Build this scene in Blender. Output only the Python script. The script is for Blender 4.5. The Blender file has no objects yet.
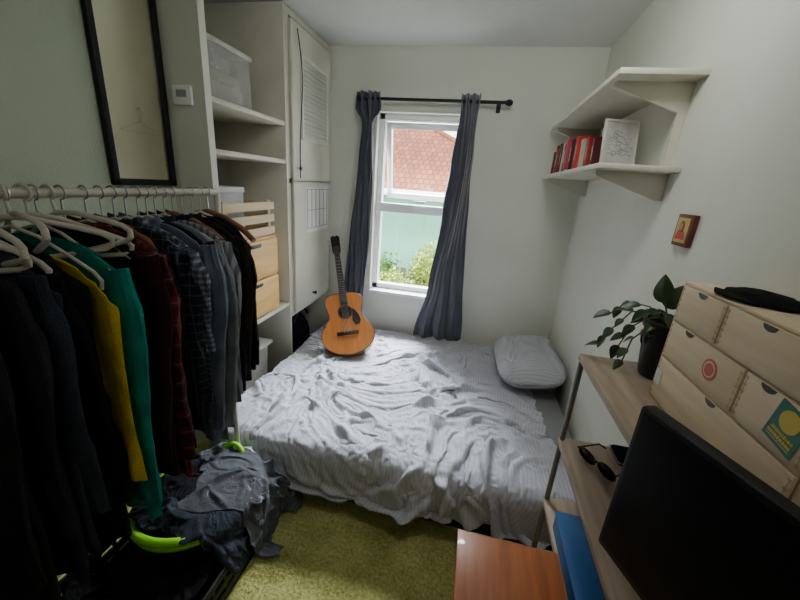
import bpy, bmesh, math, random
from mathutils import Vector, Matrix, noise
C = bpy.context.scene.collection
PI = math.pi
R = math.radians
CAMZ = 1.55

# ------------------------------------------------------------------ mesh helper
def _boxdata(s, bev, seg=2):
    bm = bmesh.new(); bmesh.ops.create_cube(bm, size=1)
    for v in bm.verts: v.co = Vector((v.co.x*s[0], v.co.y*s[1], v.co.z*s[2]))
    if bev > 0:
        bmesh.ops.bevel(bm, geom=list(bm.edges), offset=min(bev, min(s)*.45), segments=seg, affect='EDGES', profile=.5)
    bm.verts.index_update()
    vs = [v.co.copy() for v in bm.verts]; fs = [[v.index for v in f.verts] for f in bm.faces]
    bm.free(); return vs, fs

class MB:
    def __init__(s): s.v = []; s.f = []; s.uv = None
    def add(s, vs, fs, M=None):
        n = len(s.v)
        for v in vs:
            v = Vector(v)
            s.v.append(M @ v if M is not None else v)
        for f in fs: s.f.append([i+n for i in f])
        return s
    def box(s, c, size, bev=0.0, rot=None, seg=2):
        vs, fs = _boxdata(size, bev, seg)
        M = Matrix.Translation(Vector(c))
        if rot is not None: M = M @ rot
        return s.add(vs, fs, M)
    def bb(s, x0, x1, y0, y1, z0, z1, bev=0.0):
        return s.box(((x0+x1)/2, (y0+y1)/2, (z0+z1)/2), (abs(x1-x0), abs(y1-y0), abs(z1-z0)), bev)
    def tube(s, pts, r, n=10, closed=False, cap=True):
        pts = [Vector(p) for p in pts]; N = len(pts)
        rr = r if isinstance(r, (list, tuple)) else [r]*N
        vs = []; fs = []; prev = None
        for i, p in enumerate(pts):
            if closed: t = pts[(i+1) % N]-pts[i-1]
            else: t = pts[min(i+1, N-1)]-pts[max(i-1, 0)]
            t.normalize()
            if prev is None:
                a = Vector((0, 0, 1)) if abs(t.z) < .9 else Vector((1, 0, 0))
                u = t.cross(a).normalized()
            else:
                u = (prev - t*prev.dot(t)).normalized()
            prev = u; w = t.cross(u)
            for k in range(n):
                a = 2*PI*k/n
                vs.append(p + (u*math.cos(a)+w*math.sin(a))*rr[i])
        L = N if closed else N-1
        for i in range(L):
            for k in range(n):
                a = i*n+k; b = i*n+(k+1) % n; c = ((i+1) % N)*n+(k+1) % n; d = ((i+1) % N)*n+k
                fs.append([a, b, c, d])
        if cap and not closed:
            fs.append(list(range(n))[::-1]); fs.append([(N-1)*n+k for k in range(n)])
        return s.add(vs, fs)
    def lathe(s, prof, n=32, M=None, capb=False, capt=False):
        vs = []; fs = []
        for (r, z) in prof:
            for k in range(n):
                a = 2*PI*k/n; vs.append(Vector((r*math.cos(a), r*math.sin(a), z)))
        for i in range(len(prof)-1):
            for k in range(n):
                fs.append([i*n+k, i*n+(k+1) % n, (i+1)*n+(k+1) % n, (i+1)*n+k])
        if capb: fs.append(list(range(n))[::-1])
        if capt: fs.append([(len(prof)-1)*n+k for k in range(n)])
        return s.add(vs, fs, M)
    def grid(s, fn, nu, nv, wrap=False):
        vs = []; fs = []
        for j in range(nv+1):
            for i in range(nu if wrap else nu+1):
                vs.append(Vector(fn(i/nu, j/nv)))
        w = nu if wrap else nu+1
        for j in range(nv):
            for i in range(nu):
                a = j*w+i; b = j*w+(i+1) % w if wrap else j*w+i+1
                fs.append([a, b, b+w, a+w])
        return s.add(vs, fs)
    def prism(s, out, y0, y1, M=None):   # outline in x,z extruded along y
        n = len(out)
        vs = [Vector((a, y0, b)) for a, b in out]+[Vector((a, y1, b)) for a, b in out]
        fs = [list(range(n)), [n+i for i in range(n)][::-1]]
        for i in range(n): fs.append([i, n+i, n+(i+1) % n, (i+1) % n])
        return s.add(vs, fs, M)
    def build(s, name, m, parent=None, smooth=True, ang=40, rel=True, solid=0):
        off = Vector((0, 0, 0))
        if parent is not None and rel:
            p = parent
            while p is not None: off += p.location; p = p.parent
        me = bpy.data.meshes.new(name)
        me.from_pydata([v-off for v in s.v], [], s.f)
        bm = bmesh.new(); bm.from_mesh(me); bmesh.ops.recalc_face_normals(bm, faces=bm.faces); bm.to_mesh(me); bm.free()
        if s.uv:
            ul = me.uv_layers.new(name='uv')
            for l in me.loops: ul.data[l.index].uv = s.uv[l.vertex_index]
        if smooth:
            me.polygons.foreach_set('use_smooth', [True]*len(me.polygons))
            me.set_sharp_from_angle(angle=R(ang))
        me.materials.append(m)
        o = bpy.data.objects.new(name, me); C.objects.link(o)
        if parent is not None: o.parent = parent
        if solid:
            md = o.modifiers.new('solid', 'SOLIDIFY'); md.thickness = solid; md.offset = 0
        return o

def tag(o, label=None, cat=None, group=None, kind=None):
    if label: o['label'] = label
    if cat: o['category'] = cat
    if group: o['group'] = group
    if kind: o['kind'] = kind
    return o
def thing(name, label, cat, loc=(0, 0, 0), group=None):
    o = bpy.data.objects.new(name, None); C.objects.link(o); o.location = loc; o.empty_display_size = .05
    return tag(o, label, cat, group)
def solo(name, mb, m, label, cat, group=None, kind=None, **k):
    xs = [v.x for v in mb.v]; ys = [v.y for v in mb.v]; zs = [v.z for v in mb.v]
    c = Vector(((min(xs)+max(xs))/2, (min(ys)+max(ys))/2, min(zs)))
    mb.v = [v-c for v in mb.v]
    o = mb.build(name, m, None, **k); o.location = c
    return tag(o, label, cat, group, kind)
def struct(name, mb, m, **k):
    o = mb.build(name, m, None, **k); o['kind'] = 'structure'; return o
def ridged(p, oct=3):
    v = 0; a = 1; q = Vector(p)
    for i in range(oct):
        n_ = 1-abs(noise.noise(q))*2.2; v += a*n_*abs(n_); a *= .5; q = q*2.03+Vector((3.1, 1.7, 9.2))
    return v

# ------------------------------------------------------------------ materials
def newmat(name):
    m = bpy.data.materials.new(name); m.use_nodes = True
    nt = m.node_tree; b = nt.nodes['Principled BSDF']; return m, nt, b
def L(nt, a, b): nt.links.new(a, b)
def N(nt, t, **k):
    n = nt.nodes.new(t)
    for a, b in k.items(): setattr(n, a, b)
    return n
def col4(c): return (c[0], c[1], c[2], 1)
def mat(name, col, rough=.6, var=.12, scale=6, bump=0, bscale=60, metal=0, stretch=(1, 1, 1), coat=0, sheen=0, spec=.5, alpha=1):
    m, nt, b = newmat(name)
    tc = N(nt, 'ShaderNodeTexCoord'); mp = N(nt, 'ShaderNodeMapping'); mp.inputs['Scale'].default_value = stretch
    L(nt, tc.outputs['Object'], mp.inputs['Vector'])
    no = N(nt, 'ShaderNodeTexNoise'); no.inputs['Scale'].default_value = scale; no.inputs['Detail'].default_value = 5
    L(nt, mp.outputs[0], no.inputs['Vector'])
    r = N(nt, 'ShaderNodeValToRGB')
    r.color_ramp.elements[0].position = .3; r.color_ramp.elements[1].position = .7
    r.color_ramp.elements[0].color = col4([c*(1-var) for c in col]); r.color_ramp.elements[1].color = col4([min(1, c*(1+var)) for c in col])
    L(nt, no.outputs['Fac'], r.inputs[0]); L(nt, r.outputs[0], b.inputs['Base Color'])
    b.inputs['Roughness'].default_value = rough; b.inputs['Metallic'].default_value = metal
    b.inputs['Specular IOR Level'].default_value = spec; b.inputs['Alpha'].default_value = alpha
    if coat: b.inputs['Coat Weight'].default_value = coat
    if sheen: b.inputs['Sheen Weight'].default_value = sheen
    if bump:
        n2 = N(nt, 'ShaderNodeTexNoise'); n2.inputs['Scale'].default_value = bscale; n2.inputs['Detail'].default_value = 4
        L(nt, mp.outputs[0], n2.inputs['Vector'])
        bp = N(nt, 'ShaderNodeBump'); bp.inputs['Strength'].default_value = bump; bp.inputs['Distance'].default_value = .01
        L(nt, n2.outputs['Fac'], bp.inputs['Height']); L(nt, bp.outputs[0], b.inputs['Normal'])
    return m
def band(nt, src, freq, width, phase=0):
    a = N(nt, 'ShaderNodeMath', operation='MULTIPLY_ADD'); L(nt, src, a.inputs[0]); a.inputs[1].default_value = freq; a.inputs[2].default_value = phase
    f = N(nt, 'ShaderNodeMath', operation='FRACT'); L(nt, a.outputs[0], f.inputs[0])
    l = N(nt, 'ShaderNodeMath', operation='LESS_THAN'); L(nt, f.outputs[0], l.inputs[0]); l.inputs[1].default_value = width
    return l.outputs[0]
def checks(name, base, c1, c2=None, fx=20, fz=20, wx=.5, wz=.5, thin=None, rough=.85, ax=('X', 'Z')):
    m, nt, b = newmat(name)
    tc = N(nt, 'ShaderNodeTexCoord'); sp = N(nt, 'ShaderNodeSeparateXYZ'); L(nt, tc.outputs['Object'], sp.inputs[0])
    cur = None
    rgb = N(nt, 'ShaderNodeRGB'); rgb.outputs[0].default_value = col4(base); cur = rgb.outputs[0]
    def mixin(fac, c, k):
        nonlocal cur
        mu = N(nt, 'ShaderNodeMath', operation='MULTIPLY'); L(nt, fac, mu.inputs[0]); mu.inputs[1].default_value = k
        mx = N(nt, 'ShaderNodeMix', data_type='RGBA'); L(nt, mu.outputs[0], mx.inputs[0]); L(nt, cur, mx.inputs[6]); mx.inputs[7].default_value = col4(c)
        cur = mx.outputs[2]
    if fx: mixin(band(nt, sp.outputs[ax[0]], fx, wx), c1, .6)
    if fz: mixin(band(nt, sp.outputs[ax[1]], fz, wz), c2 or c1, .6)
    if thin:
        mixin(band(nt, sp.outputs[ax[0]], fx or fz, .08, .35), thin, .6); mixin(band(nt, sp.outputs[ax[1]], fz or fx, .08, .35), thin, .6)
    L(nt, cur, b.inputs['Base Color']); b.inputs['Roughness'].default_value = rough; b.inputs['Specular IOR Level'].default_value = .2
    return m
def wood(name, col, rough=.5, axis=1, var=.3, scale=3, coat=0):
    st = [14, 14, 14]; st[axis] = 1.2
    return mat(name, col, rough, var, scale, .08, 12, 0, st, coat)

W = {}
W['wall'] = mat('cream_wall_paint', (.685, .695, .615), .85, .03, 3, .15, 120)
W['wallshade'] = mat('shaded_cream_wall_paint', (.44, .49, .37), .85, .04, 3, .15, 120)  # cream wall with its shade painted in as a darker, greener colour
W['ceil'] = mat('ceiling_paint', (.65, .66, .62), .9, .03, 3, .1, 90)
W['whitewood'] = mat('white_gloss_paint', (.68, .67, .61), .45, .04, 6, .05, 40)
W['creamwood'] = mat('cream_painted_wood', (.62, .60, .50), .5, .06, 6, .05, 40)
W['upvc'] = mat('white_window_plastic', (.85, .86, .86), .35, .02)
W['black'] = mat('black_plastic', (.010, .010, .011), .5, .1, spec=.3)
W['blackmatte'] = mat('black_fabric', (.008, .008, .009), .95, .3, 30, .3, 200, spec=.1)
W['screen'] = mat('black_screen_glass', (.0015, .0015, .002), .5, 0, spec=.15)
W['chrome'] = mat('brushed_steel', (.55, .55, .55), .3, .05, metal=1)
W['darksteel'] = mat('grey_steel', (.25, .25, .25), .4, .05, metal=.8)
W['ply'] = wood('birch_plywood', (.70, .56, .38), .6, 1, .10)
W['pine'] = wood('pine_golden', (.72, .45, .15), .5, 1, .15)
W['crate'] = wood('poplar_crate', (.70, .55, .36), .7, 1, .12)
W['shelfwood'] = wood('oak_shelf_board', (.37, .28, .20), .5, 1, .25)
W['stool'] = wood('reddish_stained_wood', (.42, .13, .04), .38, 1, .22, coat=.2)
W['desk'] = wood('dark_desk_wood', (.22, .13, .08), .5, 1, .2)
W['spruce'] = wood('honey_spruce', (.58, .20, .045), .25, 2, .12, coat=.5)
W['mahog'] = wood('mahogany', (.15, .05, .025), .35, 2, .2, coat=.4)
W['ebony'] = mat('ebony', (.018, .012, .01), .4)
W['curtain'] = mat('slate_curtain_cloth', (.055, .064, .090), .7, .2, 10, .2, 200, sheen=.5)
W['hangerwhite'] = mat('white_hanger_plastic', (.58, .55, .48), .4, .05)
W['hangerwood'] = wood('brown_hanger_wood', (.22, .09, .04), .4, 0, .2)
W['lime'] = mat('lime_plastic', (.30, .80, .02), .4, .05)
W['bedbase'] = mat('black_bed_base', (.010, .010, .012), .9, .2, 20, .2, 100)
W['paper'] = mat('paper', (.75, .74, .70), .8, .05)
W['greypaper'] = mat('grey_drawing_paper', (.38, .37, .35), .8, .15, 25)
W['pencil'] = mat('pencil_grey', (.14, .14, .14), .8, .1)
W['clear'] = mat('cloudy_storage_plastic', (.50, .49, .45), .3, .15, 9)
W['translucent'] = mat('translucent_storage_plastic', (.50, .50, .46), .25, .1, 9, alpha=.42)
W['glasswall'] = mat('mint_green_render', (.16, .38, .26), .9, .06, 4, .1, 30)
W['blue'] = mat('blue_board', (.02, .12, .34), .4, .1)
W['pot'] = mat('black_pot', (.012, .012, .014), .5, .1)
W['leaf'] = mat('dark_green_leaf', (.025, .06, .018), .35, .3, 14)
W['stem'] = mat('green_stem', (.07, .11, .03), .6, .2)
W['soil'] = mat('potting_soil', (.03, .02, .012), 1, .4, 50, .8, 80)
W['red'] = mat('red_cover', (.50, .03, .025), .45, .1)
W['skin'] = mat('ochre_paint', (.45, .25, .12), .7, .1)
W['gold'] = mat('dull_gold_paint', (.55, .38, .10), .5, .15, 30)
W['darkred'] = mat('dark_red_paint', (.12, .015, .012), .5, .1)

def stripe_sheet(name, base, line, freq, axis='Y', wd=.34):
    m, nt, b = newmat(name)
    tc = N(nt, 'ShaderNodeTexCoord'); sp = N(nt, 'ShaderNodeSeparateXYZ')
    L(nt, tc.outputs['UV' if axis == 'U' else 'Object'], sp.inputs[0])
    o = band(nt, sp.outputs['X' if axis in 'XU' else 'Y'], freq, wd)
    mx = N(nt, 'ShaderNodeMix', data_type='RGBA'); L(nt, o, mx.inputs[0]); mx.inputs[6].default_value = col4(base); mx.inputs[7].default_value = col4(line)
    L(nt, mx.outputs[2], b.inputs['Base Color']); b.inputs['Roughness'].default_value = .9; b.inputs['Specular IOR Level'].default_value = .2
    n2 = N(nt, 'ShaderNodeTexNoise'); n2.inputs['Scale'].default_value = 30; L(nt, tc.outputs['Object'], n2.inputs['Vector'])
    bp = N(nt, 'ShaderNodeBump'); bp.inputs['Strength'].default_value = .3; bp.inputs['Distance'].default_value = .01
    L(nt, n2.outputs['Fac'], bp.inputs['Height']); L(nt, bp.outputs[0], b.inputs['Normal'])
    return m
W['duvet'] = stripe_sheet('white_striped_cotton', (.53, .53, .585), (.46, .46, .515), 62, 'U', .38)
W['pillow'] = stripe_sheet('grey_striped_cotton', (.50, .50, .54), (.42, .42, .46), 60, 'Y')
W['sheet'] = stripe_sheet('grey_sheet', (.30, .30, .31), (.26, .26, .27), 60, 'Y')

def carpet_mat():
    m, nt, b = newmat('olive_carpet')
    tc = N(nt, 'ShaderNodeTexCoord')
    no = N(nt, 'ShaderNodeTexNoise'); no.inputs['Scale'].default_value = 70; no.inputs['Detail'].default_value = 6
    n3 = N(nt, 'ShaderNodeTexNoise'); n3.inputs['Scale'].default_value = 6; n3.inputs['Detail'].default_value = 4
    L(nt, tc.outputs['Object'], no.inputs['Vector']); L(nt, tc.outputs['Object'], n3.inputs['Vector'])
    ad = N(nt, 'ShaderNodeMath', operation='ADD'); L(nt, no.outputs['Fac'], ad.inputs[0]); L(nt, n3.outputs['Fac'], ad.inputs[1])
    r = N(nt, 'ShaderNodeValToRGB'); e = r.color_ramp.elements
    e[0].position = .38; e[0].color = (.24, .23, .055, 1); e[1].position = .64; e[1].color = (.57, .56, .20, 1)
    hv = N(nt, 'ShaderNodeMath', operation='MULTIPLY'); L(nt, ad.outputs[0], hv.inputs[0]); hv.inputs[1].default_value = .5
    L(nt, hv.outputs[0], r.inputs[0]); L(nt, r.outputs[0], b.inputs['Base Color']); b.inputs['Roughness'].default_value = 1
    bp = N(nt, 'ShaderNodeBump'); bp.inputs['Strength'].default_value = .6; bp.inputs['Distance'].default_value = .012
    L(nt, no.outputs['Fac'], bp.inputs['Height']); L(nt, bp.outputs[0], b.inputs['Normal'])
    return m
W['carpet'] = carpet_mat()
def mirror_mat():
    m, nt, b = newmat('mirror_glass'); b.inputs['Base Color'].default_value = (.80, .79, .62, 1); b.inputs['Metallic'].default_value = 1; b.inputs['Roughness'].default_value = .3
    return m
W['mirror'] = mirror_mat()
def glass_mat():
    m, nt, b = newmat('window_glass')
    out = nt.nodes['Material Output']; nt.nodes.remove(b)
    t = N(nt, 'ShaderNodeBsdfTransparent'); g = N(nt, 'ShaderNodeBsdfGlossy'); g.inputs['Roughness'].default_value = .02
    mx = N(nt, 'ShaderNodeMixShader'); mx.inputs[0].default_value = .04
    L(nt, t.outputs[0], mx.inputs[1]); L(nt, g.outputs[0], mx.inputs[2]); L(nt, mx.outputs[0], out.inputs[0]); return m
W['glass'] = glass_mat()
def tile_mat():
    m, nt, b = newmat('orange_roof_tile')
    tc = N(nt, 'ShaderNodeTexCoord'); br = N(nt, 'ShaderNodeTexBrick'); L(nt, tc.outputs['Object'], br.inputs['Vector'])
    br.inputs['Color1'].default_value = (.32, .10, .04, 1); br.inputs['Color2'].default_value = (.19, .06, .028, 1); br.inputs['Mortar'].default_value = (.06, .022, .014, 1)
    br.inputs['Scale'].default_value = 4; br.inputs['Mortar Size'].default_value = .035; br.inputs['Brick Width'].default_value = .5; br.inputs['Row Height'].default_value = .6
    L(nt, br.outputs[0], b.inputs['Base Color']); b.inputs['Roughness'].default_value = .9; return m
W['tile'] = tile_mat()
W['bushleaf'] = mat('garden_leaf', (.08, .20, .018), .6, .5, 3)
W['bushleaf2'] = mat('yellow_garden_leaf', (.24, .30, .035), .6, .4, 3)
W['ground'] = mat('garden_soil', (.08, .09, .04), 1, .3)

# ------------------------------------------------------------------ camera
XV = Vector((.975, .2104, .0716)).normalized()
FW = Vector((-.179, .9338, -.3099)); FW = (FW-XV*FW.dot(XV)).normalized()
UP = XV.cross(FW).normalized()
cd = bpy.data.cameras.new('camera'); cam = bpy.data.objects.new('camera', cd); C.objects.link(cam)
Mx = Matrix((XV, UP, -FW)).transposed().to_4x4(); Mx.translation = (0, 0, CAMZ); cam.matrix_world = Mx
cd.sensor_width = 36; cd.lens = 355/800*36; cd.clip_start = .02
bpy.context.scene.camera = cam

# ------------------------------------------------------------------ cloth simulation (bed cover and laundry)
def cloth_obj(name, fn, w, h, nu, nv):
    m = MB().grid(fn, nu, nv); m.uv = [((i/nu)*w, (j/nv)*h) for j in range(nv+1) for i in range(nu+1)]
    return m.build(name, W['sheet'], None, ang=180)
def simulate(cloths, colliders, frames, opts):
    sc = bpy.context.scene; sc.frame_start = 1; sc.frame_end = frames
    for c in colliders:
        c.modifiers.new('collision', 'COLLISION'); c.collision.thickness_outer = .006; c.collision.cloth_friction = 40; c.collision.damping = .6
    for o in cloths:
        md = o.modifiers.new('cloth', 'CLOTH'); s = md.settings
        s.quality = opts.get('q', 6); s.mass = opts.get('mass', .3); s.air_damping = 2
        s.tension_stiffness = opts.get('ten', 20); s.compression_stiffness = opts.get('com', 12); s.shear_stiffness = opts.get('shear', 6); s.bending_stiffness = opts.get('bend', .4)
        s.tension_damping = 8; s.compression_damping = 8; s.bending_damping = 1
        s.shrink_min = opts.get('shrink', -.08)
        md.collision_settings.distance_min = .006; md.collision_settings.collision_quality = 2
        md.point_cache.frame_start = 1; md.point_cache.frame_end = frames
    for f in range(1, frames+1): sc.frame_set(f)
    dg = bpy.context.evaluated_depsgraph_get()
    for o in cloths:
        me = bpy.data.meshes.new_from_object(o.evaluated_get(dg), preserve_all_data_layers=True, depsgraph=dg)
        o.modifiers.clear(); o.data = me
    for c in colliders: c.modifiers.clear()
    sc.frame_set(1)
def finish(o, name, m, label, cat, post=None, solid=.004, sub=1):
    me = o.data; vs = [v.co.copy() for v in me.vertices]
    if post: vs = [post(v) for v in vs]
    c = Vector(((min(v.x for v in vs)+max(v.x for v in vs))/2, (min(v.y for v in vs)+max(v.y for v in vs))/2, min(v.z for v in vs)))
    for v, q in zip(me.vertices, vs): v.co = q-c
    me.materials.clear(); me.materials.append(m); me.name = name; o.name = name; o.location = c
    me.polygons.foreach_set('use_smooth', [True]*len(me.polygons)); me.update()
    if sub: s_ = o.modifiers.new('sub', 'SUBSURF'); s_.levels = sub; s_.render_levels = sub
    if solid: s_ = o.modifiers.new('solid', 'SOLIDIFY'); s_.thickness = solid; s_.offset = 0
    return tag(o, label, cat)
def proxy(mb): return mb.build('proxy', W['sheet'], None)
BX, BY = -.99, .985
DX0, DX1, DY0, DY1 = -1.17, .525, 1.165, 2.80
def dfn(u, v):
    x = DX0+u*(DX1-DX0); y = DY0+v*(DY1-DY0)
    x += .03*math.sin(v*8)*u; y += (.025*math.sin(u*9+1)-.03*u+.02)*(1-v)
    q = Vector((x*1.45, y*1.45, 0)); q = q+noise.noise_vector(q*1.2)*.8
    h = .072*ridged((q.x*1.6+q.y, q.y*1.4-q.x*.5, 2), 2)+.052*ridged((q.x*1.5-q.y*2.2+7, q.y*1.6+q.x*1.5, 5), 3)+.045*noise.noise(q*1.3)
    h += .10*math.exp(-((y-2.62)/.12)**2)*(.6+.5*math.sin(x*8))
    return (x, y, .395+h)
duvet_o = cloth_obj('duvet', dfn, DX1-DX0, DY1-DY0, 165, 160)
def cfn(cx, cy, cz, w, h, rot, seed, amp):
    c, s = math.cos(rot), math.sin(rot)
    def fn(u, v):
        a, b = (u-.5)*w*(1+.12*math.sin(v*6+seed)), (v-.5)*h*(1+.12*math.sin(u*5+seed))
        q = Vector((a*7, b*7, seed)); q = q+noise.noise_vector(q)*.5
        return (cx+a*c-b*s, cy+a*s+b*c, cz+amp*ridged(q, 2)+.05*noise.noise(q*.7))
    return fn
cl1 = cloth_obj('cloth', cfn(-.84, 1.10, .42, .46, .38, .3, 3, .06), .5, .4, 60, 52)
cl2 = cloth_obj('cloth', cfn(-.84, .91, .50, .40, .32, -.15, 7, .05), .4, .4, 56, 46)
cl3 = cloth_obj('cloth', cfn(-.80, 1.03, .56, .30, .16, .6, 11, .04), .3, .2, 42, 26)
cl5 = cloth_obj('cloth', cfn(-1.03, .95, .56, .32, .36, 1.3, 21, .05), .3, .3, 46, 50)
cl4 = cloth_obj('cloth', cfn(-.96, .58, .30, .40, .30, .2, 15, .06), .4, .3, 50, 42)
col = [proxy(MB().bb(-1.30, .75, 1.30, 2.95, .0, .302, .05)), proxy(MB().bb(-2, 1, -.5, 3, -.15, .004)), proxy(MB().bb(-2, 1, 2.872, 3.1, -.2, 1.2)), proxy(MB().bb(-1.5, -1.212, 1.26, 3, -.2, 1.2)),
       proxy(MB().bb(-1.25, -.735, .35, 1.24, .0, .160, .02)),
       proxy(MB().grid(lambda u, v: (BX+(.215*math.cos(2*PI*u)+.02)*min(1, v*1.3), BY+.26*math.sin(2*PI*u)*min(1, v*1.3), (.268+.030*max(0, 1-(v*1.3)**2)) if v < .77 else .268-1.1*(v-.77)), 40, 18, True))]
try:
    simulate([duvet_o, cl1, cl4], col, 24, dict(shrink=-.095, q=5, bend=1.0))
    simulate([cl2, cl5], col+[cl1], 22, dict(shrink=-.09, q=5, bend=.4))
    simulate([cl3], col+[cl1, cl2, cl5], 22, dict(shrink=-.08, q=5, bend=.4))
except Exception as ex:
    print('SIM FAILED', ex)
for o in col: bpy.data.objects.remove(o, do_unlink=True)
def dpost(v):
    x, y, z = v
    q = Vector((x*5.5, y*5.5, 1)); q = q+noise.noise_vector(q*.5)*1.2
    if z > .29: z += .006*(ridged(q, 2)-.3)
    gd = math.exp(-(((x+.70)/.20)**2+((y-2.20)/.17)**2)**2); z = z+(min(z, .318)-z)*gd
    pd = math.exp(-(((x-.48)/.25)**2+((y-2.42)/.38)**2)**2); z = z+(min(z, .318)-z)*pd
    if y > 1.34: z = max(z, .307)
    if z < .12: z = .12-(.12-z)*.3
    return Vector((x, y, z))
finish(duvet_o, 'duvet', W['duvet'], 'rumpled pale grey duvet with fine stripes spread over the bed', 'duvet', dpost, .012)
def lpost(v):
    if v.z > .27: v = Vector((v.x, v.y, .27+(v.z-.27)*.72))
    return v

# ------------------------------------------------------------------ room
XR = .70; XL = -1.43; XA = -1.78; XF = -1.22; YB = 2.88; YN = -1.0; ZC = 2.48
WX0, WX1, WZ0, WZ1 = -.83, -.10, .66, 2.06
struct('floor', MB().bb(XA-.1, XR+.1, YN-.1, YB+.1, -.1, 0), W['carpet'])
struct('ceiling', MB().bb(XA-.1, XR+.1, YN-.1, YB+.1, ZC, ZC+.1), W['ceil'])
struct('wall_right', MB().bb(XR, XR+.1, YN, YB, 0, ZC), W['wall'])
struct('wall_left', MB().bb(XL-.1, XL, YN, 1.52, 0, ZC), W['wallshade'])
struct('wall_left_return', MB().bb(XA, XF, 1.52, 1.56, 0, ZC), W['wall'])
struct('wall_alcove', MB().bb(XA-.1, XA, 1.52, YB, 0, ZC), W['wall'])
struct('wall_front', MB().bb(XA-.1, XR+.1, YN-.1, YN, 0, ZC), W['wall'])
wb = MB()
wb.bb(XA-.1, WX0, YB, YB+.22, 0, ZC); wb.bb(WX1, XR+.1, YB, YB+.22, 0, ZC)
wb.bb(WX0, WX1, YB, YB+.22, 0, WZ0); wb.bb(WX0, WX1, YB, YB+.22, WZ1, ZC)
struct('wall_back', wb, W['wall'])
# window
wf = MB(); y0, y1 = YB+.07, YB+.14; t = .045
wf.bb(WX0, WX0+t, y0, y1, WZ0, WZ1, .004); wf.bb(WX1-t, WX1, y0, y1, WZ0, WZ1, .004)
wf.bb(WX0, WX1, y0, y1, WZ0, WZ0+t, .004); wf.bb(WX0, WX1, y0, y1, WZ1-t, WZ1, .004)
zm = 1.36
wf.bb(WX0, WX1, y0-.01, y1, zm-.035, zm+.035, .004)
win = struct('window_1', wf, W['upvc'])
sf = MB(); s0 = WX0+t; s1 = WX1-t; zb = zm+.035; zt = WZ1-t
H_ = Matrix.Translation((0, y1-.03, zt-.01)) @ Matrix.Rotation(R(14), 4, 'X')
hh = zt-zb-.03
tmp = MB()
for a in ((s0+.004, s0+.044, -hh, 0), (s1-.044, s1-.004, -hh, 0), (s0+.004, s1-.004, -hh, -hh+.045), (s0+.004, s1-.004, -.045, 0)):
    tmp.bb(a[0], a[1], -.015, .03, a[2], a[3], .004)
sf.add(tmp.v, tmp.f, H_)
sf.build('window_sash', W['upvc'], win)
tmp = MB().bb(s0+.03, s1-.03, .004, .008, -hh+.03, -.03); MB().add(tmp.v, tmp.f, H_).build('pane', W['glass'], win)
MB().bb(s0, s1, y0+.01, y0+.014, WZ0+t, zm-.03).build('pane', W['glass'], win)
MB().bb(WX0, WX1, YB-.03, YB+.07, WZ0-.025, WZ0+.002, .004).build('window_sill', W['upvc'], win)
MB().box((-.46, y0-.03, zm+.06), (.10, .02, .02), .005).build('window_handle', W['upvc'], win)
# curtain rod
rod = thing('curtain_rod', 'black metal curtain rod with ball finials above the window', 'curtain rod', (-.42, YB-.09, 2.125))
MB().tube([(-.93, YB-.09, 2.125), (.10, YB-.09, 2.125)], .011, 12).build('pole', W['black'], rod)
for x, sg in ((-.93, -1), (.10, 1)):
    MB().lathe([(0.001, -.025), (.014, -.022), (.02, -.008), (.021, .006), (.013, .022), (.001, .026)], 16,
               Matrix.Translation((x+sg*.015, YB-.09, 2.125)) @ Matrix.Rotation(PI/2, 4, 'Y')).build('finial', W['black'], rod)
for x in (-.90, .05):
    MB().tube([(x, YB-.09, 2.125), (x, YB, 2.11)], .007, 8).box((x, YB-.004, 2.11), (.03, .008, .07), .003).build('wall_bracket', W['black'], rod)

def curtain(prof, yc, folds, seed, z0, z1):
    rnd = random.Random(seed); ph = rnd.random()*6
    def interp(z):
        for (za, a, b), (zb_, c, d) in zip(prof, prof[1:]):
            if za >= z >= zb_:
                k = (za-z)/(za-zb_); k = k*k*(3-2*k); return a+(c-a)*k, b+(d-b)*k
        return prof[-1][1:] if z < prof[-1][0] else prof[0][1:]
    def fn(u, v):
        z = z1+(z0-z1)*v; a, b = interp(z); w = b-a
        uu = u+.12*noise.noise(Vector((u*3, v*1.6, seed)))
        A = .024*(.7+.8*noise.noise(Vector((u*4, v*2, seed+3))) + .3)
        x = a+w*u+.016*math.sin(v*6+u*5+ph)
        y = yc+A*math.sin(2*PI*folds*uu+ph+1.3*math.sin(2.2*v+seed))+.03*noise.noise(Vector((u*6, v*6, seed)))
        return (x, y, z)
    return fn
cm = MB().grid(curtain([(2.17, -.965, -.775), (2.06, -.97, -.76), (1.97, -.92, -.82), (1.7, -.95, -.815), (1.1, -.99, -.84), (.4, -1.03, -.87)], YB-.09, 3.8, 2, .42, 2.17), 70, 60)
solo('curtain', cm, W['curtain'], 'dark slate curtain bunched at the side of the window behind the guitar', 'curtain', 'window curtains', solid=.003)
cm = MB().grid(curtain([(2.17, -.20, -.085), (2.05, -.19, -.09), (1.7, -.22, -.07), (1.37, -.26, -.05), (.8, -.32, -.04), (.36, -.39, -.01)], YB-.09, 3.7, 5, .325, 2.17), 90, 60)
solo('curtain', cm, W['curtain'], 'dark slate curtain hanging down onto the bed between window and bare wall', 'curtain', 'window curtains', solid=.003)

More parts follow.
